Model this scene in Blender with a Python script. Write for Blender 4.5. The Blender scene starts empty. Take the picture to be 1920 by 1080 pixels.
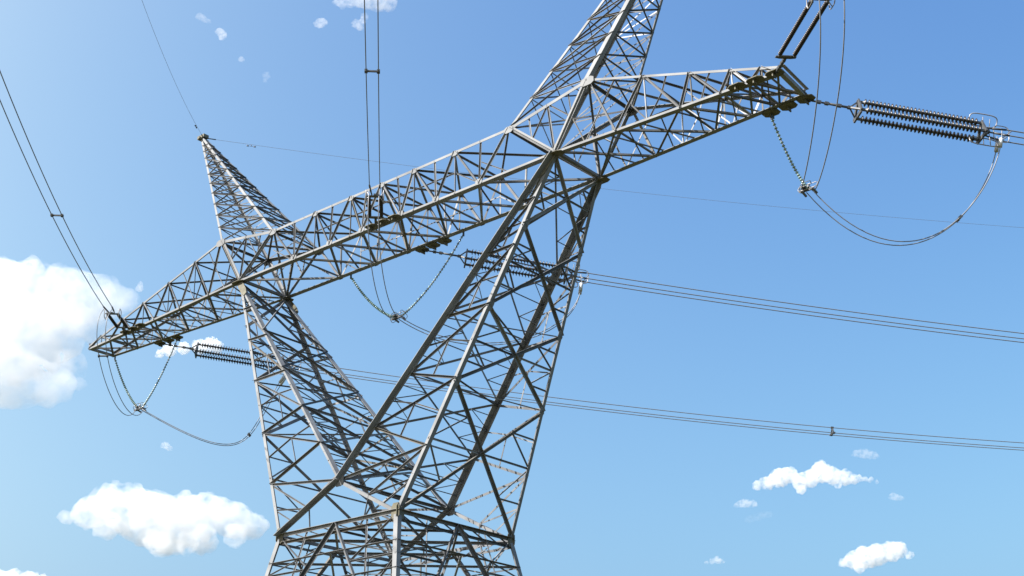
import bpy, bmesh, math, random, time
T0 = time.time()
from mathutils import Vector, Matrix, noise
C = bpy.context.scene
COL = C.collection
random.seed(7)
S = 1.85            # metres per tower unit
Z0 = 12.65          # height of the tower's waist above the grass

# ------------------------------------------------------------------ camera
cd = bpy.data.cameras.new('camera')
cam = bpy.data.objects.new('camera', cd)
COL.objects.link(cam)
yaw, pitch, roll = 0.7250, 0.3953, 0.0046
YAW_FIX = 0.0
P_CAM = (19.324, -19.257, -5.943)
fw = Vector((-math.sin(yaw)*math.cos(pitch), math.cos(yaw)*math.cos(pitch), math.sin(pitch)))
rt = Vector((math.cos(yaw), math.sin(yaw), 0))
up = rt.cross(fw)
r2 = rt*math.cos(roll) + up*math.sin(roll)
u2 = up*math.cos(roll) - rt*math.sin(roll)
m = Matrix((r2, u2, -fw)).transposed().to_4x4()
m.translation = Vector((P_CAM[0]*S, P_CAM[1]*S, P_CAM[2]*S + Z0))
cam.matrix_world = m
cd.sensor_width = 36
cd.lens = 46.17
cd.shift_x = 0.0331
cd.shift_y = 0.01076
cd.clip_end = 20000
C.camera = cam
C.render.resolution_x, C.render.resolution_y = 1024, 576

# ------------------------------------------------------------------ light
SUN_AZ, SUN_EL = math.radians(210), math.radians(44)   # clockwise from +Y
w = bpy.data.worlds.new('World'); C.world = w; w.use_nodes = True
nt = w.node_tree
for n in list(nt.nodes): nt.nodes.remove(n)
sky = nt.nodes.new('ShaderNodeTexSky'); sky.sky_type = 'NISHITA'; sky.sun_disc = False
sky.sun_elevation = SUN_EL; sky.sun_rotation = SUN_AZ
sky.altitude = 0; sky.air_density = 0.7; sky.dust_density = 7.0; sky.ozone_density = 1.0
bg = nt.nodes.new('ShaderNodeBackground'); bg.inputs['Strength'].default_value = 0.15
wo = nt.nodes.new('ShaderNodeOutputWorld')
sep = nt.nodes.new('ShaderNodeSeparateColor'); comb = nt.nodes.new('ShaderNodeCombineColor')
nt.links.new(sky.outputs[0], sep.inputs[0])
for i_, (g_, k_) in enumerate(((1.84, 6.598), (1.453, 4.33), (0.753, 1.866))):   # tone of the blue sky as a camera renders it
    pw = nt.nodes.new('ShaderNodeMath'); pw.operation = 'POWER'; pw.inputs[1].default_value = g_
    ml = nt.nodes.new('ShaderNodeMath'); ml.operation = 'MULTIPLY'; ml.inputs[1].default_value = k_*0.15**g_/(0.15*2**1.05)
    nt.links.new(sep.outputs[i_], pw.inputs[0]); nt.links.new(pw.outputs[0], ml.inputs[0]); mn = nt.nodes.new('ShaderNodeMath'); mn.operation = 'MINIMUM'; mn.inputs[1].default_value = 1.0/(0.15*2**1.05)
    nt.links.new(ml.outputs[0], mn.inputs[0]); nt.links.new(mn.outputs[0], comb.inputs[i_])
nt.links.new(comb.outputs[0], bg.inputs['Color'])
nt.links.new(bg.outputs[0], wo.inputs['Surface'])
sd = bpy.data.lights.new('sun', 'SUN'); sd.energy = 5.0; sd.angle = math.radians(0.5); sd.color = (1, 0.975, 0.945)
sun = bpy.data.objects.new('sun', sd); COL.objects.link(sun)
sdir = Vector((math.sin(SUN_AZ)*math.cos(SUN_EL), math.cos(SUN_AZ)*math.cos(SUN_EL), math.sin(SUN_EL)))
sun.rotation_euler = sdir.to_track_quat('Z', 'Y').to_euler()
sun.location = (0, 0, 60)
vs = C.view_settings
vs.view_transform = 'Standard'; vs.look = 'None'; vs.gamma = 1; vs.use_curve_mapping = False; vs.exposure = 1.05
C.cycles.volume_bounces = 40
C.cycles.max_bounces = 40
C.cycles.transparent_max_bounces = 64

# ------------------------------------------------------------------ materials
def mat(name, col, rough=0.6, metal=0.0, var=0.0, scale=3.0, spec=0.5, streak=None):
    M = bpy.data.materials.new(name); M.use_nodes = True
    t = M.node_tree; b = t.nodes['Principled BSDF']
    b.inputs['Roughness'].default_value = rough; b.inputs['Metallic'].default_value = metal
    b.inputs['Specular IOR Level'].default_value = spec
    tc = t.nodes.new('ShaderNodeTexCoord'); nz = t.nodes.new('ShaderNodeTexNoise')
    nz.inputs['Scale'].default_value = scale; nz.inputs['Detail'].default_value = 6
    t.links.new(tc.outputs['Object'], nz.inputs['Vector'])
    r = t.nodes.new('ShaderNodeValToRGB')
    r.color_ramp.elements[0].position = 0.3; r.color_ramp.elements[1].position = 0.72
    r.color_ramp.elements[0].color = tuple(c*(1-var) for c in col) + (1,)
    c1 = streak or tuple(min(1, c*(1+var)) for c in col)
    r.color_ramp.elements[1].color = c1 + (1,)
    t.links.new(nz.outputs['Fac'], r.inputs['Fac']); t.links.new(r.outputs['Color'], b.inputs['Base Color'])
    return M
STEEL = mat('galvanised_steel', (0.235, 0.238, 0.24), 0.6, 0.0, 0.28, 0.9, spec=.3)
STEEL2 = mat('galvanised_lacing', (0.15, 0.152, 0.155), 0.6, 0.0, 0.3, 2.1, spec=.3)
STEEL_SET = [STEEL2] + [mat('galvanised_lacing', c, r, m_, .3, 2.1, spec=.3) for c, r, m_ in (((0.105, 0.107, 0.11), .6, 0), ((0.20, 0.202, 0.206), .5, .1), ((0.14, 0.128, 0.108), .65, 0), ((0.27, 0.272, 0.275), .45, .1))]
PLATE = mat('ground_bounce_plate', (0.14, 0.128, 0.085), 0.7, 0.0, 0.3, 4.0)  # dark olive of undersides lit by the grass, put into the base colour
WIRE = mat('aluminium_conductor', (0.24, 0.245, 0.26), 0.5, 0.2, 0.1, 8.0)
FIT = mat('forged_fittings', (0.10, 0.10, 0.10), 0.5, 0.3, 0.25, 6.0)
RING = mat('aluminium_ring', (0.36, 0.34, 0.33), 0.4, 0.4, 0.1, 6.0)
DISC = mat('dark_glazed_porcelain', (0.022, 0.016, 0.015), 0.35, 0.0, 0.3, 9.0)
LUG = mat('bright_aluminium', (0.62, 0.62, 0.61), 0.45, 0.1, 0.1, 9.0)
CAP = mat('insulator_cap', (0.2, 0.2, 0.2), 0.45, 0.4, 0.2, 9.0)
COMP = mat('pale_green_glass', (0.34, 0.54, 0.48), 0.15, 0.0, 0.12, 9.0)
CONC = mat('concrete', (0.38, 0.37, 0.34), 0.9, 0.0, 0.15, 5.0)

# ------------------------------------------------------------------ helpers
def link(name, bm, mats, parent=None):
    me = bpy.data.meshes.new(name); bm.normal_update(); bm.to_mesh(me); bm.free()
    for x in (mats if isinstance(mats, (list, tuple)) else [mats]): me.materials.append(x)
    o = bpy.data.objects.new(name, me); COL.objects.link(o)
    if parent: o.parent = parent
    return o
def tag(o, label, cat=None, group=None, kind=None):
    if label: o['label'] = label
    if cat: o['category'] = cat
    if group: o['group'] = group
    if kind: o['kind'] = kind
    return o
def thing(name, label, cat, group=None, loc=(0, 0, 0)):
    o = bpy.data.objects.new(name, None); COL.objects.link(o)
    o.location = loc; o.empty_display_size = 0.5
    return tag(o, label, cat, group)
def V(*a): return Vector(a[0] if len(a) == 1 else a)
def W(p):            # tower units -> metres
    p = V(p); return Vector((p.x*S, p.y*S, p.z*S + Z0))
def lerp(a, b, t): return V(a) + (V(b)-V(a))*t

def beam(bm, p, q, w, t, a, b, wb=None, mi=0):
    """angle section from p to q (metres); heel on the line, flanges along a and b"""
    d = (q-p)
    if d.length < 1e-4: return
    d.normalize()
    a = a - d*a.dot(d)
    if a.length < 1e-3: a = d.orthogonal()
    a.normalize()
    b = b - d*b.dot(d) - a*b.dot(a)
    if b.length < 1e-3: b = d.cross(a)
    b.normalize()
    wb = wb or w
    prof = ((0, 0), (w, 0), (w, t), (t, t), (t, wb), (0, wb))
    if a.cross(b).dot(d) < 0: prof = prof[::-1]
    lo = [bm.verts.new(p + a*x + b*y) for x, y in prof]
    hi = [bm.verts.new(q + a*x + b*y) for x, y in prof]
    n = 6; fs = []
    for i in range(n):
        fs.append(bm.faces.new((lo[i], lo[(i+1) % n], hi[(i+1) % n], hi[i])))
    fs += [bm.faces.new(lo[::-1]), bm.faces.new(hi)]
    for f in fs: f.material_index = mi
def box(bm, c, ax, ay, az):
    """box from centre and three half-axis vectors"""
    vs_ = []
    for sx in (-1, 1):
        for sy in (-1, 1):
            for sz in (-1, 1): vs_.append(bm.verts.new(c + ax*sx + ay*sy + az*sz))
    for f in ((0,1,3,2), (4,6,7,5), (0,4,5,1), (2,3,7,6), (0,2,6,4), (1,5,7,3)):
        bm.faces.new([vs_[i] for i in f])
def plate(bm, c, u, v, hu, hv, th):
    """flat octagonal gusset plate centred at c in the plane of u, v"""
    u = u.normalized(); v = (v - u*v.dot(u)).normalized(); n = u.cross(v)*th*0.5
    k = 0.55
    pts = [(hu*k, -hv), (hu, -hv*k), (hu, hv*k), (hu*k, hv), (-hu*k, hv), (-hu, hv*k), (-hu, -hv*k), (-hu*k, -hv)]
    A = [bm.verts.new(c + u*x + v*y - n) for x, y in pts]; B = [bm.verts.new(c + u*x + v*y + n) for x, y in pts]
    for i in range(8): bm.faces.new((A[i], A[(i+1) % 8], B[(i+1) % 8], B[i]))
    bm.faces.new(A[::-1]); bm.faces.new(B)
def tube(bm, pts, r, seg=6, closed=False, mi=0):
    pts = [V(p) for p in pts]; n = len(pts); rings = []
    prev = None
    for i, p in enumerate(pts):
        d = (pts[(i+1) % n]-pts[i-1]) if closed else (pts[min(i+1, n-1)]-pts[max(i-1, 0)])
        d.normalize()
        if prev is None: a = d.orthogonal().normalized()
        else:
            a = prev - d*prev.dot(d); a.normalize()
        prev = a; b = d.cross(a)
        rings.append([bm.verts.new(p + (a*math.cos(2*math.pi*k/seg) + b*math.sin(2*math.pi*k/seg))*r) for k in range(seg)])
    for i in range(n if closed else n-1):
        A, B = rings[i], rings[(i+1) % n]
        for k in range(seg):
            f = bm.faces.new((A[k], A[(k+1) % seg], B[(k+1) % seg], B[k])); f.smooth = True; f.material_index = mi
    if not closed:
        bm.faces.new(rings[0][::-1]).material_index = mi; bm.faces.new(rings[-1]).material_index = mi
def lathe(bm, p, q, prof, seg=12, smooth=True):
    """prof: (fraction along pq in metres, radius, material index)"""
    d = (q-p).normalized(); a = d.orthogonal().normalized(); b = d.cross(a)
    rings = []
    for s, r, _ in prof:
        rings.append([bm.verts.new(p + d*s + (a*math.cos(2*math.pi*k/seg) + b*math.sin(2*math.pi*k/seg))*r) for k in range(seg)])
    for i in range(len(prof)-1):
        for k in range(seg):
            f = bm.faces.new((rings[i][k], rings[i][(k+1) % seg], rings[i+1][(k+1) % seg], rings[i+1][k]))
            f.smooth = smooth; f.material_index = prof[i][2]
    bm.faces.new(rings[0][::-1]); bm.faces.new(rings[-1])

# ------------------------------------------------------------------ ground
def ground():
    M = bpy.data.materials.new('meadow'); M.use_nodes = True; t = M.node_tree
    b = t.nodes['Principled BSDF']; b.inputs['Roughness'].default_value = 0.95; b.inputs['Specular IOR Level'].default_value = 0.1
    tc = t.nodes.new('ShaderNodeTexCoord'); nz = t.nodes.new('ShaderNodeTexNoise'); nz.inputs['Scale'].default_value = 0.06; nz.inputs['Detail'].default_value = 9
    t.links.new(tc.outputs['Object'], nz.inputs['Vector'])
    r = t.nodes.new('ShaderNodeValToRGB'); r.color_ramp.elements[0].color = (0.03, 0.035, 0.012, 1); r.color_ramp.elements[1].color = (0.07, 0.062, 0.025, 1)
    r.color_ramp.elements[0].position = 0.38; r.color_ramp.elements[1].position = 0.66
    t.links.new(nz.outputs['Fac'], r.inputs['Fac']); t.links.new(r.outputs['Color'], b.inputs['Base Color'])
    bm = bmesh.new(); N = 60; R = 6000.0
    g = {}
    for i in range(N+1):
        for j in range(N+1):
            u, v = (i/N*2-1), (j/N*2-1)
            x, y = R*u*abs(u)**1.6, R*v*abs(v)**1.6
            d = math.hypot(x, y)
            h = 0 if d < 60 else (noise.noise(Vector((x*0.002, y*0.002, 0)))*6 - 2)*min(1, (d-60)/300)
            g[i, j] = bm.verts.new((x, y, h))
    for i in range(N):
        for j in range(N):
            f = bm.faces.new((g[i, j], g[i+1, j], g[i+1, j+1], g[i, j+1])); f.smooth = True
    o = link('ground', bm, M); tag(o, 'dry grass meadow the lattice tower stands in', 'ground', kind='structure')
ground()

# ------------------------------------------------------------------ tower geometry (tower units)
A_, B_ = 1.75, 1.712
H = 6.997
N_ = {'L': (-A_, -B_, 0), 'N': (A_, -B_, 0), 'R': (A_, B_, 0), 'F': (-A_, B_, 0), 'K1': (0, -1.657, 0.916), 'K2': (0, 1.657, 0.916)}
XA, WA, XI, XO, WT, ZI, ZO = 4.988, 0.77, 3.791, 5.871, 0.778, 8.034, 8.378
for sx, n in ((-1, 'l'), (1, 'r')):
    for sy, f in ((-1, 'f'), (1, 'b')):
        N_['A'+n+f] = (sx*XA, sy*WA, H)
        N_['I'+n+f] = (sx*XI, sy*WT, ZI)
        N_['O'+n+f] = (sx*XO, sy*WT, ZO)
    N_['P'+n] = (sx*8.175, 0, 12.597)
N_['Erf'] = (9.992, -0.521, 6.945); N_['Erb'] = (9.92, 0.525, 6.945)
N_['Elf'] = (-12.135, -0.414, 7.032); N_['Elb'] = (-12.123, 0.411, 7.032)
P = {k: V(v) for k, v in N_.items()}
X_, Y_, Z_ = Vector((1, 0, 0)), Vector((0, 1, 0)), Vector((0, 0, 1))
LEG, THK = 0.22, 0.022

def leg(a, b, fa, fb, parent, w=LEG, name='leg', t=THK, mt=None, wb=None):
    bm = bmesh.new(); beam(bm, W(a), W(b), w, t, V(fa), V(fb), wb)
    # splice cover plates and step bolts give the long member some detail
    d = (W(b)-W(a)); L = d.length; d.normalize()
    return link(name, bm, mt or STEEL, parent)

def br(bm, a, b, n, w=0.10, t=0.012, off=0.0, flip=1):
    """bracing between tower-unit points a, b; n = outward normal of its face"""
    p, q = W(a), W(b); d = (q-p).normalized(); n = V(n)
    vert = abs(n.z) > .9
    n = (n - d*n.dot(d)).normalized(); s = d.cross(n)*flip
    if not vert and abs(s.z) > .2: s = s*(-1 if s.z > 0 else 1)
    p = p - n*off - s*w*0.5; q = q - n*off - s*w*0.5
    beam(bm, p, q, w, t, s, -n if vert else n, w*.8, random.choice((0, 0, 1, 1, 2, 3, 4)))

class Face:
    """lattice face between chord a0-a1 and chord b0-b1"""
    def __init__(s, a0, a1, b0, b1, n):
        s.a0, s.a1, s.b0, s.b1, s.n = V(a0), V(a1), V(b0), V(b1), V(n)
    def a(s, t): return s.a0.lerp(s.a1, t)
    def b(s, t): return s.b0.lerp(s.b1, t)
    def X(s, bm, ts, w=0.11, red=True, horiz=True, wr=0.06):
        for i in range(len(ts)-1):
            t0, t1 = ts[i], ts[i+1]
            A0, A1, B0, B1 = s.a(t0), s.a(t1), s.b(t0), s.b(t1)
            br(bm, A0, B1, s.n, w, off=0.026); br(bm, B0, A1, s.n, w, off=0.046, flip=-1)
            w0, w1 = (B0-A0).length, (B1-A1).length
            k = w0/(w0+w1) if w0+w1 > 0 else .5
            c = A0.lerp(B1, k)
            tm = t0+(t1-t0)*k
            if red:
                br(bm, s.a(tm), c, s.n, wr, off=0.066); br(bm, c, s.b(tm), s.n, wr, off=0.066)
                if red == 2:
                    for (e, g, ch) in ((A0, t0, s.a), (B0, t0, s.b)):
                        mid = e.lerp(c, .5); br(bm, mid, ch(g+(tm-g)*.5), s.n, wr*.85, off=0.08)
                        br(bm, mid, ch(tm), s.n, wr*.85, off=0.08)
                    for (e, g, ch) in ((A1, t1, s.a), (B1, t1, s.b)):
                        mid = e.lerp(c, .5); br(bm, mid, ch(g+(tm-g)*.5), s.n, wr*.85, off=0.08)
                        br(bm, mid, ch(tm), s.n, wr*.85, off=0.08)
            if horiz and i > 0: br(bm, A0, B0, s.n, w*.8, off=0.07)
    def Z(s, bm, ta, tb, w=0.09, start=0):
        """warren: alternate nodes on chord a (ta) and chord b (tb)"""
        seq = []; i = j = 0; turn = start
        while i < len(ta) or j < len(tb):
            if turn == 0 and i < len(ta): seq.append(s.a(ta[i])); i += 1
            elif turn == 1 and j < len(tb): seq.append(s.b(tb[j])); j += 1
            else: break
            turn = 1-turn
        for p, q in zip(seq, seq[1:]): br(bm, p, q, s.n, w, off=0.026)

tower = thing('transmission_tower', 'tall grey galvanised steel lattice pylon with a wine glass shaped head', 'pylon', loc=(0, 0, 0))

# ---- lower body -----------------------------------------------------------
sl = 0.19
def body_pt(c, d):
    sx = 1 if P[c].x > 0 else -1; sy = 1 if P[c].y > 0 else -1
    return Vector((sx*(A_+sl*d), sy*(B_+sl*d), -d))
DG = Z0/S - 0.15
bm = bmesh.new()
corners = ['L', 'N', 'R', 'F']
nrm = {('L', 'N'): -Y_, ('N', 'R'): X_, ('R', 'F'): Y_, ('F', 'L'): -X_}
for (c0, c1), n in nrm.items():
    levels = [0, 3.4, DG]
    mid = P[c0].lerp(P[c1], .5)
    # first panel: inverted V from the middle of the waist beam down to the legs, with redundants
    d = levels[1]
    for c, fl in ((c0, 1), (c1, -1)):
        e = body_pt(c, d)
        br(bm, mid, e, n, 0.15, 0.016, off=0.03, flip=fl)
        for k, tt in enumerate((.25, .5, .75)):
            m_ = mid.lerp(e, tt)
            l0 = body_pt(c, d*tt)
            br(bm, m_, l0, n, 0.07, off=0.06)
            br(bm, m_, body_pt(c, d*max(0, tt-.25)), n, 0.07, off=0.075)
        for k, tt in enumerate((.125, .375, .625)):
            br(bm, mid.lerp(e, tt), body_pt(c, d*(tt+.125)), n, 0.05, off=.085)
        # secondary inner hanger
        br(bm, mid.lerp(e, .5), P[c].lerp(mid, .5), n, 0.06, off=0.09)
    b0, b1 = body_pt(c0, d), body_pt(c1, d)
    br(bm, b0, b1, n, 0.14, 0.014, off=0.05)
    mb = b0.lerp(b1, .5)
    for c, fl in ((c0, 1), (c1, -1)):
        e = body_pt(c, DG)
        br(bm, mb, e, n, 0.15, 0.016, off=0.03, flip=fl)
        for tt in (.2, .4, .6, .8):
            m_ = mb.lerp(e, tt); dd = d + (DG-d)*tt
            br(bm, m_, body_pt(c, dd), n, 0.07, off=0.06)
            br(bm, m_, body_pt(c, dd-(DG-d)*.2), n, 0.07, off=0.075)
# plan bracing inside the body
for d in (.55, 1.1, 2.2, 3.4):
    q = [body_pt(c, d) for c in corners]
    br(bm, q[0], q[2], Z_, 0.10); br(bm, q[1], q[3], Z_, 0.10, off=0.03)
    ms = [q[i].lerp(q[(i+1) % 4], .5) for i in range(4)]
    for i in range(4): br(bm, ms[i], ms[(i+1) % 4], Z_, 0.09, off=0.05)
    if d < 3:
        for i in range(4):
            br(bm, q[i], q[(i+1) % 4], Z_, 0.07, off=0.04)
            br(bm, q[i].lerp(q[(i+1) % 4], .25), q[i].lerp(q[(i+3) % 4], .25), Z_, 0.05, off=0.07)
body = link('body', bm, STEEL_SET, tower)
for c in corners:
    sx = 1 if P[c].x > 0 else -1; sy = 1 if P[c].y > 0 else -1
    lg = leg(P[c], body_pt(c, DG), -X_*sx, -Y_*sy, body, 0.20)
    bm = bmesh.new(); f = W(body_pt(c, DG)); f.z = 0.16
    box(bm, f, X_*.45, Y_*.45, Z_*.2); box(bm, f+Z_*.21, X_*.3, Y_*.3, Z_*.03)
    link('footing', bm, CONC, tower)

# ---- waist ----------------------------------------------------------------
bm = bmesh.new()
for (c0, c1), n in nrm.items():
    br(bm, P[c0], P[c1], n, 0.14, 0.016, off=0.03)
    lo0, lo1 = P[c0]-Z_*.16, P[c1]-Z_*.16
    br(bm, lo0, lo1, n, 0.10, 0.014, off=0.05)
    for k_ in range(8): br(bm, P[c0].lerp(P[c1], k_/8), lo0.lerp(lo1, (k_+1)/8), n, 0.045, off=0.07)
q = [P[c]-Z_*.05 for c in corners]
br(bm, q[0], q[2], Z_, 0.13); br(bm, q[1], q[3], Z_, 0.13, off=.03)
ms = [q[i].lerp(q[(i+1) % 4], .5) for i in range(4)]
for i in range(4): br(bm, ms[i], ms[(i+1) % 4], Z_, 0.10, off=.06)
br(bm, ms[0], ms[2], Z_, 0.09, off=.08)
# redundants of the crotch triangles, and ties between the two crotches
for K, c0, c1, n in (('K1', 'L', 'N', -Y_), ('K2', 'F', 'R', Y_)):
    mid = P[c0].lerp(P[c1], .5)
    for c, o_ in ((c0, c1), (c1, c0)):
        m_ = P[c].lerp(P[K], .5)
        br(bm, m_, P[c].lerp(mid, .55), n, 0.07, off=.05)
br(bm, P['K1'], P['K2'], Z_, 0.13, 0.014)
br(bm, P['K1'], P['K2']-Z_*.12, Z_, 0.07)
waist = link('waist_frame', bm, STEEL_SET, tower)
for K, c0, c1, n in (('K1', 'L', 'N', Y_), ('K2', 'F', 'R', -Y_)):
    leg(P[c0], P[K], -Y_, X_, waist, 0.26, 'strut', wb=.10); leg(P[c1], P[K], Y_, -X_, waist, 0.18, 'strut', wb=.12)
def gusset(c, u, v, hu, hv, parent, th=0.02, mt=None):
    bm = bmesh.new(); plate(bm, W(c), V(u), V(v), hu, hv, th); return link('gusset_plate', bm, mt or PLATE, parent)
for K, sgn in (('K1', -1), ('K2', 1)):
    gusset(P[K]+Vector((0, -sgn*-.012, 0)), X_, Z_, .24, .26, waist, mt=STEEL)
for c in corners:
    sx = 1 if P[c].x > 0 else -1; sy = 1 if P[c].y > 0 else -1
    gusset(P[c]+Vector((-sx*.06, sy*.006, 0)), X_, Z_, .2, .3, waist)
    gusset(P[c]+Vector((sx*.006, -sy*.06, 0)), Y_, Z_, .2, .3, waist)

# ---- the two splayed arms of the glass --------------------------------------
for sx, n, cf, cb in ((-1, 'l', 'L', 'F'), (1, 'r', 'N', 'R')):
    Af, Ab = P['A'+n+'f'], P['A'+n+'b']
    bm = bmesh.new()
    Xs = X_*sx
    outer = Face(P[cf], Af, P[cb], Ab, Xs)
    outer.X(bm, [0, .355, .565, .795, 1.0], w=0.135, red=2, horiz=False, wr=0.07)
    inner = Face(P['K1'], Af, P['K2'], Ab, -Xs)
    inner.X(bm, [0, .158, .33, .52, .72, 1.0], w=0.09, red=2, horiz=True, wr=0.045)
    for fr, K, c, A, nn in ((0, 'K1', cf, Af, -Y_), (1, 'K2', cb, Ab, Y_)):
        to = [.175, .36, .565, .735, .87]; ti = [.16, .325, .50, .69, .85]
        I = lambda t: P[K].lerp(A, t)
        O = lambda t: P[c].lerp(A, t)
        pi = P[K]; 
        for k in range(5):
            br(bm, I(ti[k]), O(to[k]), nn, 0.10, off=.03)
            if k < 4: br(bm, I(ti[k]), O(to[k+1]), nn, 0.09, off=.045, flip=-1)
            if k < 4:
                m0 = I(ti[k]).lerp(O(to[k+1]), .5)
                br(bm, m0, O((to[k]+to[k+1])/2), nn, 0.055, off=.06)
                br(bm, m0, I((ti[k]+ti[k+1])/2), nn, 0.055, off=.06)
                br(bm, m0, I(ti[k]).lerp(O(to[k]), .5), nn, 0.055, off=.06)
        br(bm, P[K], O(to[0]), nn, 0.10, off=.045, flip=-1)
        m0 = P[c].lerp(P[K], .5)
        br(bm, m0, O(to[0]), nn, 0.08, off=.06)
        br(bm, m0, O(to[0]*.5), nn, 0.06, off=.06)
        br(bm, P[c].lerp(P[K], .25), O(to[0]*.5), nn, 0.055, off=.08)
    # diaphragms
    for tO, tI in ((.36, .325), (.565, .50), (.735, .69)):
        a, b = P[cf].lerp(Af, tO), P[cb].lerp(Ab, tO)
        c_, d_ = P['K1'].lerp(Af, tI), P['K2'].lerp(Ab, tI)
        br(bm, a, d_, Z_, 0.06); br(bm, b, c_, Z_, 0.06, off=.03)
    arm = link('arm', bm, STEEL_SET, tower)
    for c, A, sy in ((cf, Af, 1), (cb, Ab, -1)):
        for t_ in (.355, .565, .795):
            gb = bmesh.new(); q = W(P[c].lerp(A, t_)); ld = (W(A)-W(P[c])).normalized()
            plate(gb, q+Y_*sy*.13+Xs*.012, ld, Y_, .22, .13, .012); link('gusset_plate', gb, STEEL, arm)
    leg(P[cf], Af, -Xs, Y_, arm, .14, wb=.18); leg(P[cb], Ab, -Xs, -Y_, arm, .16)
    if sx > 0: leg(P['K1'], Af, -Y_, Xs, arm, .27, wb=.10)
    else: leg(P['K1'], Af, Y_, Xs, arm, .26, wb=.09)
    leg(P['K2'], Ab, -Y_, Xs, arm, .28, wb=.18)
    for A, sgn in ((Af, -1), (Ab, 1)):
        ld = (A - (P['K1'] if sgn < 0 else P['K2'])).normalized()
        gusset(A-ld*.3+Vector((0, sgn*.012, 0)), ld, X_, .55, .17, arm)
        gusset(A+Vector((0, 0, -.03)), X_, Y_, .4, .22, arm)

# ---- crossarm -----------------------------------------------------------------
bm = bmesh.new()
bx = [0.0, .62, 1.7, 2.85, XA]      # bottom nodes of the middle span
tx = [0.0, 1.02, 2.25, XI]
def botf(x, s): return Vector((x, s*WA, H))
def topf(x, s): return Vector((x, s*WT, ZI))
for s, n in ((-1, -Y_), (1, Y_)):
    for sx in (-1, 1):
        seq = [topf(0, s), botf(sx*.62, s), topf(sx*1.02, s), botf(sx*1.7, s), topf(sx*2.25, s), botf(sx*2.95, s), topf(sx*XI, s), botf(sx*XA, s)]
        for a, b in zip(seq[:-1], seq[1:]): br(bm, a, b, n, 0.095, off=.03)
        for a, b in ((topf(sx*1.02, s), botf(sx*1.02, s)), (topf(sx*2.25, s), botf(sx*2.25, s)),
                     (botf(sx*.62, s), topf(sx*.5, s)), (botf(sx*1.7, s), topf(sx*1.65, s)), (botf(sx*2.95, s), topf(sx*3.0, s))):
            br(bm, a, b, n, 0.07, off=.045)
    br(bm, topf(0, s), botf(0, s), n, .07, off=.045)
    for a, b in zip([-XI, -3.0, -2.25, -1.65, -1.02, -.5, 0, .5, 1.02, 1.65, 2.25, 3.0], [-3.0, -2.25, -1.65, -1.02, -.5, 0, .5, 1.02, 1.65, 2.25, 3.0, XI]):
        br(bm, topf(a, s).lerp(botf(a, s), .5), topf(b, s).lerp(botf(b, s), .5) if round((a+b)*10) % 2 else botf(b, s), n, .05, off=.075)
# bottom and top lacing of the middle span
nb = [-XA, -2.95, -1.7, -.62, .62, 1.7, 2.95, XA]
for i in range(len(nb)-1):
    br(bm, botf(nb[i], -1), botf(nb[i+1], 1), -Z_, .095, off=.02); br(bm, botf(nb[i], 1), botf(nb[i+1], -1), -Z_, .095, off=.04, flip=-1)
    if i: br(bm, botf(nb[i], -1), botf(nb[i], 1), -Z_, .07, off=.06)
nb = [-XI, -2.25, -1.02, 0, 1.02, 2.25, XI]
for i in range(len(nb)-1):
    br(bm, topf(nb[i], -1), topf(nb[i+1], 1), Z_, .085, off=.02); br(bm, topf(nb[i], 1), topf(nb[i+1], -1), Z_, .085, off=.04, flip=-1)
    br(bm, topf(nb[i], -1), topf(nb[i], 1), Z_, .08, off=.06)
# inner frames
for x in (-2.25, -1.02, 0, 1.02, 2.25):
    br(bm, topf(x, -1), botf(x, 1), X_, .06); br(bm, topf(x, 1), botf(x, -1), X_, .06, off=.03)
# above the arms
for sx, n in ((-1, 'l'), (1, 'r')):
    for s, f, nn in ((-1, 'f', -Y_), (1, 'b', Y_)):
        A, I, O = P['A'+n+f], P['I'+n+f], P['O'+n+f]
        m_ = I.lerp(O, .5); br(bm, A, m_, nn, .08, off=.05)
        br(bm, A.lerp(I, .5), m_, nn, .06, off=.065); br(bm, A.lerp(O, .5), m_, nn, .06, off=.065)
        br(bm, A.lerp(I, .5), I.lerp(O, .25), nn, .05, off=.08)
        br(bm, A.lerp(O, .5), O.lerp(I, .25), nn, .05, off=.08)
    br(bm, P['A'+n+'f'], P['A'+n+'b'], -Z_, .14, off=.05)
    br(bm, P['O'+n+'f'], P['O'+n+'b'], Z_, .12, off=.05); br(bm, P['I'+n+'f'], P['I'+n+'b'], Z_, .1, off=.05)
    br(bm, P['O'+n+'f'], P['I'+n+'b'], Z_, .09); br(bm, P['O'+n+'b'], P['I'+n+'f'], Z_, .09, off=.03)
    for a, b in (('A'+n+'f', 'O'+n+'b'), ('A'+n+'b', 'O'+n+'f'), ('A'+n+'f', 'I'+n+'b'), ('A'+n+'b', 'I'+n+'f')):
        br(bm, P[a], P[b], X_, .08)
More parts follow.
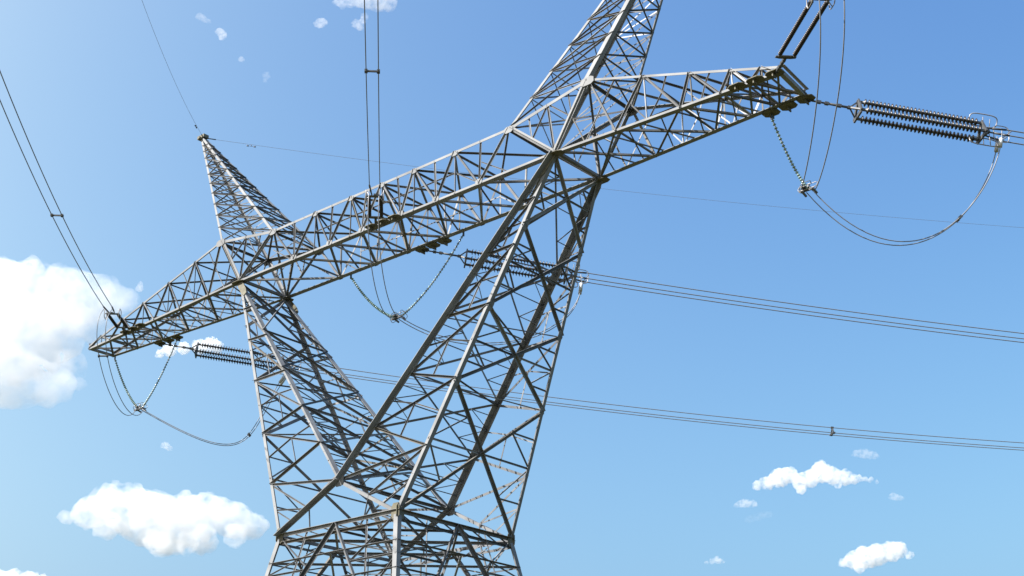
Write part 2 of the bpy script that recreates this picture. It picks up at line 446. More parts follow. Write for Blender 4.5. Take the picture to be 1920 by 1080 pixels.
# outboard trusses
tips = {}
for sx, n, bn, tn in ((1, 'r', [4.988, 6.45, 7.9, 8.75, 9.35, 9.92], [5.871, 7.15, 8.15, 9.0, 9.6]),
                      (-1, 'l', [4.988, 6.3, 7.6, 8.8, 9.9, 11.0, 12.13], [5.871, 7.0, 8.2, 9.4, 10.4, 11.5])):
    fc = {}
    for f, s in (('f', -1), ('b', 1)):
        A, O, E = P['A'+n+f], P['O'+n+f], P['E'+n+f]
        Et = E + Z_*.13
        bb = lambda x, A=A, E=E: A.lerp(E, (x-XA)/(abs(E.x)-XA))
        tt = lambda x, O=O, Et=Et: O.lerp(Et, (x-XO)/(abs(Et.x)-XO))
        fc[f] = (bb, tt)
        nn = Y_*s
        for i in range(len(tn)):
            br(bm, bb(bn[i]), tt(tn[i]), nn, .09, off=.03)
            if i+1 < len(bn): br(bm, tt(tn[i]), bb(bn[i+1]), nn, .09, off=.045, flip=-1)
            if i: br(bm, tt(tn[i]), bb(tn[i]), nn, .06, off=.06)
            if i < 3:
                m_ = bb(bn[i]).lerp(tt(tn[i]), .5)
                br(bm, m_, bb((bn[i]+bn[i+1])/2), nn, .05, off=.07)
                mm = tt(tn[i]).lerp(bb(bn[i+1]), .5)
                if i+1 < len(tn): br(bm, mm, tt((tn[i]+tn[i+1])/2), nn, .05, off=.07)
                br(bm, mm, bb((bn[i]+bn[i+1])/2), nn, .05, off=.08)
    (bf, tf), (bk, tk) = fc['f'], fc['b']
    for i in range(len(bn)-1):
        br(bm, bf(bn[i]), bk(bn[i+1]), -Z_, .09, off=.02)
        br(bm, bk(bn[i]), bf(bn[i+1]), -Z_, .08, off=.04, flip=-1)
        br(bm, bf(bn[i+1]), bk(bn[i+1]), -Z_, .07, off=.06)
    for i in range(len(tn)-1):
        br(bm, tf(tn[i]), tk(tn[i+1]), Z_, .08, off=.02); br(bm, tk(tn[i]), tf(tn[i+1]), Z_, .08, off=.04, flip=-1)
        br(bm, tf(tn[i+1]), tk(tn[i+1]), Z_, .06, off=.06)
        br(bm, bf(bn[i+1]), tk(tn[i+1]), X_, .05); 
    tips[n] = (bf, bk)
for s in (-1, 1):
    for sx, n in ((1, 'r'), (-1, 'l')):
        bf, bk = tips[n]; bb = bf if s < 0 else bk
        xe = 9.9 if sx > 0 else 12.1
        x = 5.4
        while x < xe-.7:
            br(bm, bb(x), (bk if s < 0 else bf)(x+.55), -Z_, .05, off=.08); x += .75
cross = link('crossarm', bm, STEEL_SET, tower)
for s in (-1, 1):
    for x in (-2.95, -1.7, -.62, .62, 1.7, 2.95):
        gb = bmesh.new(); plate(gb, W(botf(x, s))+Vector((0, s*.012, .1)), X_, Z_, .17, .12, .012); link('gusset_plate', gb, STEEL, cross)
    for x in (-2.25, -1.02, 0, 1.02, 2.25):
        gb = bmesh.new(); plate(gb, W(topf(x, s))+Vector((0, s*.012, -.1)), X_, Z_, .16, .11, .012); link('gusset_plate', gb, STEEL, cross)
def chord(pts, fa, fb, w=.18, t=.018, wb=None):
    bm = bmesh.new()
    for a, b in zip(pts, pts[1:]): beam(bm, W(a), W(b), w, t, V(fa), V(fb), wb)
    return link('chord', bm, STEEL, cross)
for f, s in (('f', -1), ('b', 1)):
    chord([P['Al'+f], P['Ar'+f]], -Y_*s, Z_, .26, wb=.09)
    chord([P['Ar'+f], P['Er'+f]], -Y_*s, Z_, .22, wb=.09); chord([P['Al'+f], P['El'+f]], -Y_*s, Z_, .20, wb=.09)
    chord([P['Il'+f], P['Ir'+f]], -Y_*s, -Z_, .14, wb=.11)
    for n in 'lr':
        chord([P['I'+n+f], P['O'+n+f]], -Y_*s, -Z_, .15, wb=.13)
        chord([P['O'+n+f], P['E'+n+f]+Z_*.13], -Y_*s, -Z_, .12, wb=.09)
        chord([P['A'+n+f], P['I'+n+f]], -Y_*s, Z_, .12)
        chord([P['A'+n+f], P['O'+n+f]], -Y_*s, Z_, .16)
# horizontal attachment plates with a lug, three at each phase on each side
def attach(x, s, n):
    bf, bk = (tips[n] if n else (None, None))
    if n: c = (bf if s < 0 else bk)(abs(x))
    else: c = botf(x, s)
    c = c + Vector((0, s*.05, -.015))
    bm = bmesh.new(); plate(bm, W(c), X_, Y_, .30, .24, .03)
    box(bm, W(c)+Vector((0, s*.05, -.09)), X_*.02, Y_*.12, Z_*.08)
    link('attachment_plate', bm, PLATE, cross)
    return c
for s in (-1, 1):
    for x in (9.88, 9.5, 9.13): attach(x, s, 'r')
    for x in (-10.1, -9.72, -9.35): attach(x, s, 'l')
    for x in (-.22, .14, .5): attach(x, s, None)
for a, b in (('Erf', 'Erb'), ('Elf', 'Elb')):
    bm = bmesh.new(); beam(bm, W(P[a]), W(P[b]), .16, .016, Z_, X_*(-1 if a == 'Erf' else 1)); beam(bm, W(P[a]+Z_*.13), W(P[b]+Z_*.13), .12, .014, Z_, X_)
    link('end_beam', bm, STEEL, cross)
for n in 'lr':
    for f, s in (('f', -1), ('b', 1)):
        gusset(P['O'+n+f]+Vector((0, s*.01, -.06)), X_, Z_, .30, .17, cross, mt=STEEL)
        gusset(P['I'+n+f]+Vector((0, s*.01, -.05)), X_, Z_, .22, .14, cross, mt=STEEL)

# ---- ground wire peaks --------------------------------------------------------
for sx, n in ((-1, 'l'), (1, 'r')):
    bm = bmesh.new()
    ap = P['P'+n]
    top = {k: ap + Vector((sx*dx, dy, -.03)) for k, dx, dy in (('If', -.06, -.05), ('Ib', -.06, .05), ('Of', .06, -.05), ('Ob', .06, .05))}
    base = {k: P[k[0]+n+k[1]] for k in top}
    ts = [0, .12, .23, .335, .44, .535, .625, .71, .79, .86, .92]
    for k0, k1, nn in (('If', 'Of', -Y_), ('Ib', 'Ob', Y_), ('If', 'Ib', -X_*sx), ('Of', 'Ob', X_*sx)):
        F = Face(base[k0], top[k0], base[k1], top[k1], nn)
        for i in range(len(ts)-1):
            t0, t1 = ts[i], ts[i+1]
            br(bm, F.a(t0), F.b(t1), nn, .06, .008, off=.02)
            if i < 6 or k0 == 'If': br(bm, F.b(t0), F.a(t1), nn, .055, .008, off=.035, flip=-1)
            br(bm, F.a(t1), F.b(t1), nn, .055, .008, off=.02)
    pk = link('peak', bm, STEEL_SET, tower)
    for k in top:
        fx = X_*sx*(1 if k[0] == 'I' else -1); fy = Y_*(1 if k[1] == 'f' else -1)
        leg(base[k], top[k], fx, fy, pk, .19 if (k == 'Of' and n == 'r') else .12, t=.014)
    bm = bmesh.new(); box(bm, W(ap)+Vector((sx*.05, 0, .03)), X_*.28, Y_*.16, Z_*.09); box(bm, W(ap)+Vector((0, 0, -.1)), X_*.05, Y_*.3, Z_*.05)
    link('cap', bm, PLATE, pk)

# ------------------------------------------------------------------ line hardware
AZB, AZF = 0.736, 0.788
def hb(front): return Vector((math.sin(AZF), -math.cos(AZF), 0)) if front else Vector((math.sin(AZB), math.cos(AZB), 0))
KB, CB, KF, CF = .135, .0021, .119, .009
ATT_B = {'right': (9.84, .56, 6.93), 'middle': (-.22, .82, 6.98), 'left': (-10.1, .55, 7.0)}
ATT_F = {'right': (9.88, -.56, 6.93), 'middle': (-.1, -.82, 6.98), 'left': (-10.1, -.55, 7.0)}
APEX = {'right': V(9.65, .75, 5.18), 'middle': V(-.84, .72, 5.40), 'left': V(-10.85, .65, 5.27)}
WHERE = {'right': 'near right end', 'middle': 'middle', 'left': 'far left end'}
def line_pt(a, front, s, k=None, c=None):
    k = k if k is not None else (KF if front else KB); c = c if c is not None else (CF if front else CB)
    s1 = min(s, 16) if front else s
    z = -k*s1 + c*s1*s1 + ((s-s1)*(-k+2*c*s1) if s > s1 else 0)
    return V(a) + hb(front)*s + Z_*z
SEND = {('right', 1): 3.1, ('middle', 1): 2.25, ('left', 1): 2.3, ('right', 0): 3.75, ('middle', 0): 3.75, ('left', 0): 3.75}
def racetrack(bm, c, u, v, hu, hv, r, gap=0):
    pts = []
    for k in range(20):
        a = 2*math.pi*k/20
        x = math.copysign(abs(math.cos(a))**.55, math.cos(a))*hu; y = math.copysign(abs(math.sin(a))**.55, math.sin(a))*hv
        pts.append(c + u*x + v*y)
    tube(bm, pts, r, 6, closed=True)

def disc_profile(L, nd, Rd):
    prof = [(0, .03, 1)]
    pitch = L/nd
    for i in range(nd):
        s = i*pitch
        prof += [(s+pitch*.05, .05, 1), (s+pitch*.35, .055, 1), (s+pitch*.42, Rd*.55, 0), (s+pitch*.62, Rd, 0), (s+pitch*.70, Rd*.97, 0), (s+pitch*.74, .045, 1), (s+pitch*.95, .03, 1)]
    prof.append((L, .03, 1))
    return prof

def strings(pos, front):
    a = V((ATT_F if front else ATT_B)[pos])
    h = hb(front); lat = h.cross(Z_).normalized()
    side = 'towards the viewer' if front else 'away to the right'
    t = thing('insulator_set', {
        (1, 'right'): 'pair of dark insulator strings rising from the near right tip to the top edge',
        (1, 'middle'): 'short foreshortened dark insulator pair hanging in front of the crossarm middle',
        (1, 'left'): 'pinkish foreshortened insulator pair at the far left end of the crossarm',
        (0, 'right'): 'triple black disc insulator strings against open blue sky at the right edge',
        (0, 'middle'): 'triple dark insulator strings seen behind the legs of the right arm',
        (0, 'left'): 'triple dark insulator strings below a small cloud beside the left arm'}[(int(front), pos)],
        'insulator', 'tension insulator strings on the crossarm', loc=W(a))
    inv = -W(a)
    se = SEND[(pos, int(front))]
    s0, s1 = ((.75 if pos == 'right' else .62), se-.55) if front else (1.12, 3.32)
    p0, p1 = W(line_pt(a, front, s0)), W(line_pt(a, front, s1)); d = (p1-p0).normalized(); vv = lat.cross(d).normalized()
    if vv.z < 0: vv = -vv
    def sub(name, bm, mt): 
        bmesh.ops.translate(bm, verts=bm.verts[:], vec=inv); return link(name, bm, mt, t)
    # link
    bm = bmesh.new(); q0 = W(a); q1 = p0 - d*.28
    tube(bm, [q0, q0.lerp(q1, .45)], .035, 6); tube(bm, [q0.lerp(q1, .45), q1], .045, 6)
    for k in (.1, .3, .45, .7, .9): box(bm, q0.lerp(q1, k), d*.07, lat*.05, vv*.05)
    sub('link', bm, FIT)
    offs = [(-.24, 0), (.24, 0)] if front else [(0, .30), (.26, -.16), (-.26, -.22)]
    # yoke plates
    for pt, sg, nm in ((p0, -1, 'yoke_plate'), (p1, 1, 'yoke_plate')):
        bm = bmesh.new(); c = pt + d*.16*sg
        if front:
            plate(bm, c, lat, d, .34, .1, .03)
            for o in offs: box(bm, pt + lat*o[0] + d*.06*sg, d*.1, lat*.025, vv*.04)
            box(bm, c + d*.14*sg, d*.1, lat*.05, vv*.03)
        else:
            tri = [(0, .36), (.34, -.24), (-.34, -.30)]
            for i in range(3):
                x0, y0 = tri[i]; x1, y1 = tri[(i+1) % 3]
                A = c + lat*x0 + vv*y0; B = c + lat*x1 + vv*y1; e = (B-A)
                box(bm, (A+B)/2, e*.5, d*.03, e.cross(d).normalized()*.07)
            for o in offs:
                box(bm, pt + lat*o[0] + vv*o[1] + d*.04*sg, d*.12, lat*.03, vv*.045)
                A = c + lat*o[0] + vv*o[1]; B = c + d*.3*sg; e = B-A
                box(bm, (A+B)/2, e*.5, lat*.03, vv*.03)
        sub(nm, bm, FIT)
    L = (p1-p0).length
    for ox, oy in offs:
        bm = bmesh.new(); o = lat*ox + vv*oy
        lathe(bm, p0+o, p1+o, disc_profile(L, int(round(L/(.10 if front else .135))), .078 if front else .14), 12)
        ob = sub('insulator_string', bm, [DISC, DISC if front else CAP])
    # rings at the live end
    bm = bmesh.new(); c = p1 + d*.12
    if front:
        for sg in (-1, 1): racetrack(bm, c + lat*.34*sg, d, vv, .26, .24, .018)
        for sg in (-1, 1): tube(bm, [c + lat*.34*sg + vv*.24, c + lat*.2*sg, c + lat*.34*sg - vv*.24], .015, 5)
    else:
        for sg, yy in ((1, .52), (-1, -.52)):
            racetrack(bm, c + vv*yy*.82 + d*.1, d, vv*.75 + lat*.35*sg, .5, .26, .02)
            tube(bm, [c + vv*yy*1.1 + d*.1, c + d*.1], .015, 5); tube(bm, [c + vv*yy*1.0 + d*.35, c + d*.3], .015, 5)
        racetrack(bm, c + d*.75, d, vv, .28, .32, .018)
    sub('corona_ring', bm, RING)
    # dead end clamps
    e = W(line_pt(a, front, se))
    for ox, oy in (((-.2, 0), (.2, 0)) if front else ((0, .2), (.2, -.15), (-.2, -.15))):
        bm = bmesh.new(); A = p1 + d*.35 + lat*ox*.6 + vv*oy*.6; B = e + lat*ox + vv*oy
        tube(bm, [A, A.lerp(B, .5)], .03, 6); tube(bm, [A.lerp(B, .4), B + d*.25], .038, 8)
        sub('dead_end_clamp', bm, FIT)
    return lat, vv

def bez(p0, c0, c1, p1, n=40):
    r = []
    for i in range(n+1):
        t = i/n; r.append(p0*(1-t)**3 + c0*3*(1-t)**2*t + c1*3*(1-t)*t*t + p1*t**3)
    return r
# bezier shape numbers (start pull along, start drop, end pull along, end drop)
JUMP = {('right', 0): (.489, 2.598, .024, .947), ('middle', 0): (.449, 1.336, -.049, 1.473), ('left', 0): (.885, 2.165, .331, 1.893),
        ('right', 1): (.20, -.2, .0, 1.6), ('middle', 1): (.687, 1.224, -.116, 1.296), ('left', 1): (.335, 1.366, -.458, 1.239)}
NAMES = {'right': 'the nearest phase at the right', 'middle': 'the middle phase', 'left': 'the far left phase'}
for pos in ('right', 'middle', 'left'):
    for front in (1, 0):
        lat, vv = strings(pos, front)
        a = V((ATT_F if front else ATT_B)[pos]); se = SEND[(pos, front)]
        # conductors
        offs = [(-.2, 0), (.2, 0)] if front else [(0, .2), (.2, -.15), (-.2, -.15)]
        nm2 = ['left', 'right'] if front else ['top', 'lower right', 'lower left']
        for k, (ox, oy) in enumerate(offs):
            bm = bmesh.new(); pts = []
            n = 90
            for i in range(n+1):
                s = se + (44 if front else 66)*(i/n)**1.3
                pts.append(W(line_pt(a, front, s)) + lat*ox + vv*oy)
            tube(bm, pts, .019 if front else .023, 6)
            o = link('conductor', bm, WIRE)
            word = {0: {0: 'topmost', 1: 'lower near one', 2: 'lower far one'}, 1: {0: 'one', 1: 'other'}}[front][k]
            if front:
                cl = {'right': 'bare cable at the top edge above the near right tip',
                      'middle': 'dark upright cable above the middle of the crossarm',
                      'left': 'dark cable slanting from upper left to the far tip'}[pos]
                word = ('left' if (k == (0 if lat.x*1 < 0 else 1)) else 'right')
                tag(o, cl + ', %s of its pair' % word, 'power line', 'conductors running towards the viewer')
            else:
                cl = {'right': 'bundle leaving the near right insulators', 'middle': 'bundle running right from behind the right arm',
                      'left': 'lowest bundle running right'}[pos]
                tag(o, 'grey wire, %s of the %s' % (word, cl), 'power line', 'conductors running away to the right')
        # jumper loops
        P1 = line_pt(a, front, se); P0 = APEX[pos]; h = P1-P0; h.z = 0; x = JUMP[(pos, front)]
        c0 = P0 + h*x[0] - Z_*x[1] if front == 0 or pos != 'right' else P0 + h*x[0] + Z_*x[1]
        if front == 0: c0 = P0 + (P1-P0)*Vector((x[0], x[0], 0)).x - Z_*x[1] if False else Vector((P0.x+h.x*x[0], P0.y+h.y*x[0], P0.z-x[1]))
        elif pos != 'right': c0 = Vector((P0.x+h.x*x[0], P0.y+h.y*x[0], P0.z-x[1]))
        c1 = Vector((P1.x-h.x*x[2], P1.y-h.y*x[2], P1.z-x[3]))
        cur = [W(p) for p in bez(P0, c0, c1, P1)]
        hh = Vector((h.x, h.y, 0)).normalized(); jl = hh.cross(Z_)
        for k in (-1, 1):
            bm = bmesh.new(); pts = []
            for i, p in enumerate(cur):
                f = .5 + .5*abs(math.cos(math.pi*min(1, i/40*1.1))) if not front else 1
                pts.append(p + jl*k*(((.24+.12*i/40) if pos == 'right' else .2) if front else .2*f) )
            tube(bm, pts, .019, 6)
            o = link('jumper', bm, WIRE)
            tag(o, '%s slack jumper loop %s, %s of the pair' % ('front' if front else 'rear',
                {'right': 'under the near right crossarm end', 'middle': 'below the crossarm middle', 'left': 'under the far left crossarm end'}[pos],
                'nearer' if k > 0 else 'farther'), 'jumper cable', 'jumper loops under the crossarm')
        # spacer on the jumper
        i = 26 if front else 22
        if (pos, front) in (('right', 0), ('left', 0), ('left', 1)):
            bm = bmesh.new(); c = cur[i]; d = (cur[i+1]-cur[i-1]).normalized()
            g = .2 if front else .2*(.5 + .5*abs(math.cos(math.pi*min(1, i/40*1.1))))
            box(bm, c, jl*g, d*.03, jl.cross(d)*.03)
            for sg in (-1, 1): box(bm, c+jl*g*sg, jl*.035, d*.06, jl.cross(d)*.05)
            o = link('spacer', bm, FIT)
            tag(o, 'small dark spacer between the wires of the %s jumper loop, %s' % ('front' if front else 'rear', {'right': 'near right end', 'middle': 'middle', 'left': 'far left end'}[pos]), 'spacer', 'wire spacers')
        # white compression terminals at the rear end of the jumper
        if not front:
            t = thing('jumper_terminal', {'right': 'bright white aluminium terminal lugs below the right edge insulator set', 'middle': 'pale terminal lugs just right of the right arm of the pylon',
                       'left': 'pale terminal lugs behind the left arm of the pylon'}[pos], 'cable terminal', 'jumper terminals', loc=cur[36])
            for k in (-1, 1):
                bm = bmesh.new(); q = cur[36] + jl*k*.16
                tube(bm, [q-cur[36], cur[38]+jl*k*.16-cur[36]], .075, 6)
                link('lug', bm, LUG, t)
                bm = bmesh.new(); tube(bm, [cur[38]+jl*k*.16-cur[36], cur[40]+jl*k*.2+hb(0)*.35-cur[36]], .02, 6)
                link('lead', bm, RING, t)

# strings of pale green glass discs that hold the jumper loops; each sags a little
def jumper_ins(p, q, label):
    p, q = W(p), W(q)
    t = thing('jumper_insulator', label, 'insulator', 'thin insulators holding the jumper loops', loc=p)
    L = (q-p).length; sag = .085*L; n = int(L/.125); bm = bmesh.new()
    cv = lambda k: (q-p)*k - Z_*sag*4*k*(1-k)
    tube(bm, [cv(k/20) for k in range(21)], .022, 6, mi=1)
    for i in range(n-1):
        k0, k1 = (i+.7)/n, (i+1.5)/n; A, B = cv(k0), cv(k1)
        lathe(bm, A, B, [(0, .03, 1), (.03, .035, 1), (.045, .05, 0), (.06, .064, 0), (.07, .06, 0), (.076, .03, 1)], 10)
    link('disc_string', bm, [COMP, CAP], t)
    e = q-p; d = (cv(1)-cv(.95)).normalized(); u = d.orthogonal().normalized()
    bm = bmesh.new(); racetrack(bm, e-d*.2, u, d.cross(u), .2, .2, .014)
    tube(bm, [e-d*.2+u*.2, e-d*.15, e-d*.2-u*.2], .012, 5)
    link('corona_ring', bm, RING, t)
    bm = bmesh.new(); box(bm, Vector((0, 0, .02)), X_*.03, Y_*.03, Z_*.12); link('end_fitting', bm, FIT, t)
jumper_ins((9.13, .6, 6.85), APEX['right'], 'single pale green insulator string slanting down from the near right tip')
jumper_ins((-2.62, .8, 6.97), APEX['middle']+V(-.06, 0, 0), 'left string of the pale green V under the middle of the crossarm')
jumper_ins((1.1, .8, 6.97), APEX['middle']+V(.06, 0, 0), 'right string of the pale green V under the middle of the crossarm')
jumper_ins((-12.1, .45, 7.0), APEX['left']+V(-.06, 0, 0), 'left string of the V hanging under the far left crossarm tip')
jumper_ins((-9.3, .58, 6.98), APEX['left']+V(.06, 0, 0), 'right string of the V hanging under the far left crossarm tip')
for pos in ('right', 'middle', 'left'):
    c = W(APEX[pos])
    t = thing('jumper_clamp', {'right': 'grey clamps at the foot of the single string below the near right tip', 'middle': 'bright clamp assembly where the middle V of strings meets',
              'left': 'clamp assembly where the far left V of strings meets'}[pos], 'clamp', 'jumper clamps', loc=c)
    bm = bmesh.new(); box(bm, V(0, 0, 0), X_*.22, Y_*.03, Z_*.04); box(bm, V(.08, .05, .05), X_*.03, Y_*.22, Z_*.03); box(bm, V(-.1, -.05, .08), X_*.08, Y_*.16, Z_*.03)
    link('yoke_plate', bm, FIT, t)
    for sx in (-1, 1):
        bm = bmesh.new(); tube(bm, [V(sx*.2, -.22, -.1), V(sx*.2, 0, -.04), V(sx*.2, .22, -.1)], .045, 8); link('clamp', bm, CAP, t)
    bm = bmesh.new(); racetrack(bm, V(0, 0, .12), X_, Y_*.5+Z_*.8, .36, .16, .014); link('corona_ring', bm, RING, t)

# bundle spacers
def spacer(a, front, s, offs, label):
    lat = hb(front).cross(Z_).normalized(); d = (line_pt(a, front, s+.1)-line_pt(a, front, s)).normalized(); vv = lat.cross(d); vv = -vv if vv.z < 0 else vv
    c = W(line_pt(a, front, s)); bm = bmesh.new()
    P_ = [lat*x + vv*y for x, y in offs]
    prs = [(0, 1)] if len(offs) == 2 else [(0, 1), (1, 2), (2, 0)]
    for i, j in prs:
        e = P_[j]-P_[i]; box(bm, (P_[i]+P_[j])/2, e*.5, d*.03, e.cross(d).normalized()*.025)
    for q in P_: box(bm, q, lat*.05, d*.07, vv*.045)
    o = link('spacer', bm, FIT); o.location = c; tag(o, label, 'spacer', 'wire spacers')
FO = [(-.2, 0), (.2, 0)]; BO = [(0, .2), (.2, -.15), (-.2, -.15)]
spacer(ATT_F['middle'], 1, 7.0, FO, 'small dark spacer between the two upright cables above the crossarm middle')
spacer(ATT_F['left'], 1, 8.0, FO, 'small dark spacer bar between the two cables slanting across the left sky')
spacer(ATT_B['left'], 0, 19.25, BO, 'small brown spacer on the lowest bundle above the right hand cloud')

# ground wires
def gwire(sx, front, label):
    a = P['P'+('l' if sx < 0 else 'r')] + V(0, 0, .0)
    bm = bmesh.new(); pts = []
    k, c = (.281, .009) if front else (.0975, .0016)
    for i in range(91):
        s = .12 + (44 if front else 66)*(i/90)**1.3
        pts.append(W(line_pt(a, front, s, k, c)))
    tube(bm, pts, .0075, 5); o = link('ground_wire', bm, WIRE); tag(o, label, 'ground wire', 'earth wires on the peaks')
    d = (pts[3]-pts[1]).normalized()
    bm = bmesh.new(); tube(bm, [V(0, 0, 0), W(line_pt(a, front, .35, k, c))-W(a)], .03, 6); o2 = link('wire_clamp', bm, FIT); o2.location = W(a)
    tag(o2, 'small dark clamp on the thin wire, %s peak, %s side' % ('left' if sx < 0 else 'cropped right', 'front' if front else 'rear'), 'clamp', 'peak clamps')
    bm = bmesh.new(); cpt = W(line_pt(a, front, 1.35, k, c)); lat = d.cross(Z_).normalized()
    tube(bm, [V(0, 0, -.02), V(0, 0, -.1)], .02, 6); tube(bm, [d*-.2-Z_*.1, d*.2-Z_*.1], .008, 5)
    for sg in (-1, 1): tube(bm, [d*.24*sg-Z_*.1, d*.13*sg-Z_*.1], .035, 8)
    o3 = link('vibration_damper', bm, FIT); o3.location = cpt
    tag(o3, 'tiny dumbbell damper on the thin wire, %s peak, %s side' % ('left' if sx < 0 else 'cropped right', 'front' if front else 'rear'), 'damper', 'wire dampers')
gwire(-1, 1, 'hair thin wire rising from the left peak to the top edge')
gwire(-1, 0, 'hair thin wire running right from the left peak behind the pylon')
gwire(1, 1, 'hair thin wire from the cropped right peak towards the viewer')
gwire(1, 0, 'hair thin wire from the cropped right peak away to the right')

# ------------------------------------------------------------------ clouds
print('T clouds', time.time()-T0)
CL = {
'big': ([(-64.64, 20.02, 2.56), (-63.06, 21.12, 1.63), (-61.79, 21.62, 1.35), (-60.4, 21.47, 1.35), (-59.26, 21.6, 1.05), (-58.46, 21.69, 0.79), (-57.9, 21.75, 0.55), (-57.5, 21.6, 0.4), (-59.12, 20.49, 0.81), (-60.41, 19.9, 1.16), (-61.92, 19.5, 1.86), (-60.9, 20.6, 1.3), (-61.0, 20.1, 1.2), (-62.59, 18.1, 1.4), (-61.48, 18.0, 1.16), (-60.47, 17.89, 0.98), (-59.9, 18.62, 0.81), (-59.36, 18.0, 0.23), (-63.86, 17.94, 1.86), (-63.03, 22.34, 0.47), (-61.94, 22.61, 0.47)], 'large white cloud at the left edge behind the far crossarm tip', 1),
'shred': ([(-57.19, 22.28, 0.12), (-57.17, 22.5, 0.07)], 'tiny shred of cloud just right of the large left cloud', .5),
'behind': ([(-55.59, 19.81, 0.3), (-54.97, 19.93, 0.28), (-54.27, 20.04, 0.33), (-53.8, 20.18, 0.33), (-53.48, 20.09, 0.28), (-55.99, 19.62, 0.19)], 'small bright cloud behind the underside of the far left crossarm', 1),
'lower': ([(-59.11, 12.56, 0.28), (-58.59, 12.77, 0.42), (-58.16, 12.81, 0.7), (-57.45, 13.29, 0.79), (-56.65, 13.02, 1.05), (-55.73, 12.74, 1.21), (-54.81, 12.46, 1.21), (-53.93, 12.73, 1.12), (-53.05, 13.0, 0.84), (-52.13, 12.82, 0.79), (-51.43, 12.63, 0.6), (-51.05, 12.58, 0.36), (-53.42, 11.98, 0.65), (-55.18, 11.67, 0.51), (-52.0, 12.2, 0.5), (-54.07, 11.77, 0.51), (-57.45, 12.31, 0.58)], 'long white cloud at the lower left beside the pylon waist', 1),
'corner': ([(-61.58, 9.79, 0.51), (-60.96, 9.79, 0.51), (-60.24, 9.83, 0.49), (-59.71, 9.8, 0.37)], 'top of a white cloud cropped by the bottom left corner', 1),
'top': ([(-48.72, 35.18, 0.21), (-48.04, 35.35, 0.28), (-47.08, 35.36, 0.37), (-46.38, 35.3, 0.33), (-47.36, 35.56, 0.42), (-48.33, 35.51, 0.35)], 'white cloud cropped by the top edge behind the two vertical cables', .9),
'top2': ([(-49.75, 34.2, 0.16), (-49.56, 34.28, 0.12)], 'small puff left of the vertical cables near the top edge', .6),
'top3': ([(-47.9, 34.3, 0.14), (-47.67, 34.17, 0.12), (-47.5, 34.63, 0.12)], 'curled puff touching the left of the two vertical cables', .5),
'w1': ([(-54.72, 33.41, 0.12), (-54.54, 33.28, 0.14), (-54.61, 33.16, 0.09)], 'small puff between the thin wire and the top edge cloud', .6),
'w2': ([(-55.75, 33.91, 0.12), (-55.48, 33.81, 0.09), (-55.28, 33.75, 0.07)], 'faint streak up and left of the small upper left puff', .3),
'w3': ([(-53.52, 32.38, 0.09)], 'faint dot of cloud below and right of the upper left puff', .4),
'w4': ([(-52.23, 31.83, 0.12), (-52.29, 31.6, 0.07)], 'barely visible wisp left of the vertical cables', .15),
'right': ([(-24.95, 14.36, 0.17), (-24.45, 14.25, 0.13), (-29.23, 14.29, 0.21), (-28.77, 14.38, 0.3), (-28.25, 14.58, 0.42), (-27.83, 14.67, 0.35), (-27.41, 14.38, 0.37), (-26.95, 14.46, 0.37), (-26.48, 14.7, 0.44), (-26.05, 14.52, 0.4), (-25.5, 14.42, 0.33), (-25.18, 14.33, 0.21), (-27.4, 14.02, 0.21), (-25.82, 14.15, 0.16), (-24.69, 14.32, 0.12), (-24.21, 14.16, 0.09), (-26.45, 14.99, 0.23)], 'two humped white cloud below the lowest wires at the right', 1),
'r2': ([(-30.16, 13.53, 0.09), (-29.86, 13.59, 0.14), (-29.47, 13.55, 0.12)], 'small flat cloud just below and left of the two humped one', .6),
'r3': ([(-23.63, 13.53, 0.12), (-23.36, 13.44, 0.09)], 'small flat puff just below and right of the two humped cloud', .45),
'r4': ([(-24.95, 15.38, 0.12), (-24.58, 15.35, 0.16), (-24.19, 15.23, 0.12)], 'thin puff between the lowest wires and the two humped cloud', .4),
'r5': ([(-31.62, 11.18, 0.07), (-31.16, 11.28, 0.12), (-31.0, 11.21, 0.09)], 'tiny cloud near the bottom edge, left of the lower right cloud', .6),
'r6': ([(-25.98, 10.95, 0.19), (-25.53, 11.04, 0.37), (-25.09, 11.12, 0.47), (-24.54, 11.2, 0.47), (-23.96, 11.3, 0.42), (-23.67, 11.37, 0.33), (-23.27, 11.13, 0.19), (-25.35, 10.7, 0.23)], 'white slanting cloud at the lower right near the bottom edge', 1),
'r7': ([(-29.68, 12.92, 0.12), (-29.4, 12.98, 0.12), (-29.1, 13.05, 0.12), (-28.8, 13.09, 0.1)], 'ghostly streak below the two humped cloud', .08),
'w5': ([(-55.36, 15.79, 0.12), (-55.17, 15.67, 0.09)], 'tiny cloud above the long lower left cloud', .6),
}
def cloud_mat(name, dens, sc):
    M = bpy.data.materials.new(name); M.use_nodes = True; t = M.node_tree
    t.nodes.remove(t.nodes['Principled BSDF']); out = t.nodes['Material Output']
    v = t.nodes.new('ShaderNodeVolumePrincipled'); v.inputs['Color'].default_value = (1, 1, 1, 1)
    v.inputs['Anisotropy'].default_value = 0.1
    tc = t.nodes.new('ShaderNodeTexCoord'); nz = t.nodes.new('ShaderNodeTexNoise'); nz.inputs['Scale'].default_value = sc; nz.inputs['Detail'].default_value = 5; nz.inputs['Roughness'].default_value = .6
    t.links.new(tc.outputs['Object'], nz.inputs['Vector'])
    mr = t.nodes.new('ShaderNodeMapRange'); mr.inputs['From Min'].default_value = .38; mr.inputs['From Max'].default_value = .60
    mr.inputs['To Min'].default_value = 0; mr.inputs['To Max'].default_value = dens
    t.links.new(nz.outputs['Fac'], mr.inputs['Value']); t.links.new(mr.outputs[0], v.inputs['Density'])
    t.links.new(v.outputs[0], out.inputs['Volume'])
    return M
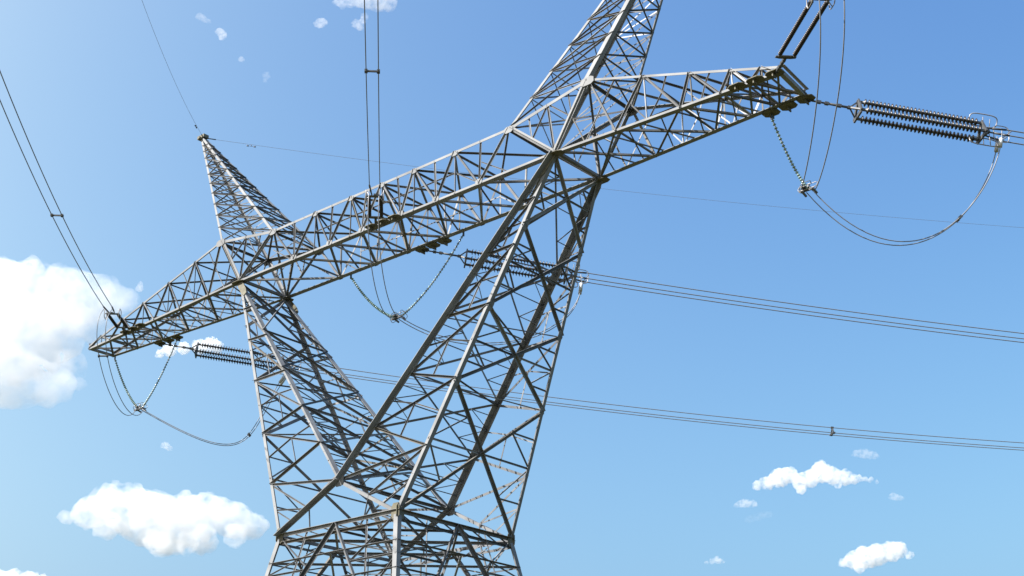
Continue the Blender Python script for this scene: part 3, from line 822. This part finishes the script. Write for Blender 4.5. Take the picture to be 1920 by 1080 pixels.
DIST = {'big': 1750.0, 'lower': 1000.0, 'corner': 900.0, 'right': 1200.0, 'r6': 1050.0, 'behind': 1300.0, 'top': 1150.0}
O0 = Vector((P_CAM[0]*S, P_CAM[1]*S, P_CAM[2]*S+Z0))
mats_c = {}
for key, (bl, label, dn) in CL.items():
    rng = random.Random(key); DC = DIST.get(key, 1100.0)
    if dn < 1:
        bl = [b for i in range(len(bl)-1) for b in (bl[i], tuple((p+q)/2 for p, q in zip(bl[i], bl[i+1])))] + [bl[-1]] + [(bl[0][0]-bl[0][2], bl[0][1]-bl[0][2]*.3, bl[0][2]*.6), (bl[-1][0]+bl[-1][2], bl[-1][1]-bl[-1][2]*.3, bl[-1][2]*.6)]
        bl = [(p[0], p[1], p[2]*1.35) for p in bl]
    cs = []
    for az, el, r in bl:
        a, e = math.radians(az), math.radians(el)
        D = DC*(1 + .032*(el - min(b[1] for b in bl))) if dn == 1 else DC      # the cloud face leans back towards the sun
        R = D*math.radians(r)
        cs.append((O0 + Vector((math.sin(a)*math.cos(e), math.cos(a)*math.cos(e), math.sin(e)))*(D+rng.uniform(-.4, .4)*R), R))
    cen = sum((c for c, _ in cs), Vector())/len(cs)
    Rm = max(R for _, R in cs)
    # small bumps around every lobe break up the outline
    extra = []
    for c, R in cs:
        for _ in range(5 if dn == 1 else 3):
            u = Vector((rng.gauss(0, 1), rng.gauss(0, 1), rng.gauss(.25, .8))).normalized(); r_ = R*rng.uniform(.2, .42)
            extra.append((c+u*(R*.82), r_))
    mb = bpy.data.metaballs.new('cloud'); mb.threshold = .6
    mb.resolution = mb.render_resolution = max(.4, min(5.0, Rm*.09))
    for c, R in cs + extra:
        el_ = mb.elements.new(); el_.co = c-cen; el_.radius = R/.78; el_.stiffness = 10
    mo = bpy.data.objects.new('cloud_seed_'+str(len(mats_c)), mb); mats_c[key] = 1; COL.objects.link(mo)
    dg = bpy.context.evaluated_depsgraph_get(); dg.update()
    me = bpy.data.meshes.new_from_object(mo.evaluated_get(dg))
    bpy.data.objects.remove(mo); bpy.data.metaballs.remove(mb)
    me.name = 'cloud'
    o = bpy.data.objects.new('cloud', me); COL.objects.link(o); o.location = cen
    bm = bmesh.new(); bm.from_mesh(me)
    if bm.calc_volume(signed=True) < 0: bmesh.ops.reverse_faces(bm, faces=bm.faces[:])
    bm.normal_update(); bm.to_mesh(me); bm.free()
    off = Vector((rng.uniform(0, 99), rng.uniform(0, 99), rng.uniform(0, 99)))
    amp = Rm*(.1 if Rm > 40 else .17)
    for v in me.vertices:
        p = v.co; n = v.normal
        f = noise.fractal(p*(1.3/max(2, Rm*.5))+off, 1.0, 2.1, 3)
        v.co = p + n*(f*amp)
    me.materials.clear()
    dens = (.6 if dn == 1 else .24*dn) * min(1, 2.8/Rm)
    me.materials.append(cloud_mat('cloud_vapour', dens, max(.028, min(.3, 2.0/Rm))))
    tag(o, label, 'cloud', 'clouds in the blue sky'); print('T', key, len(me.vertices), time.time()-T0)
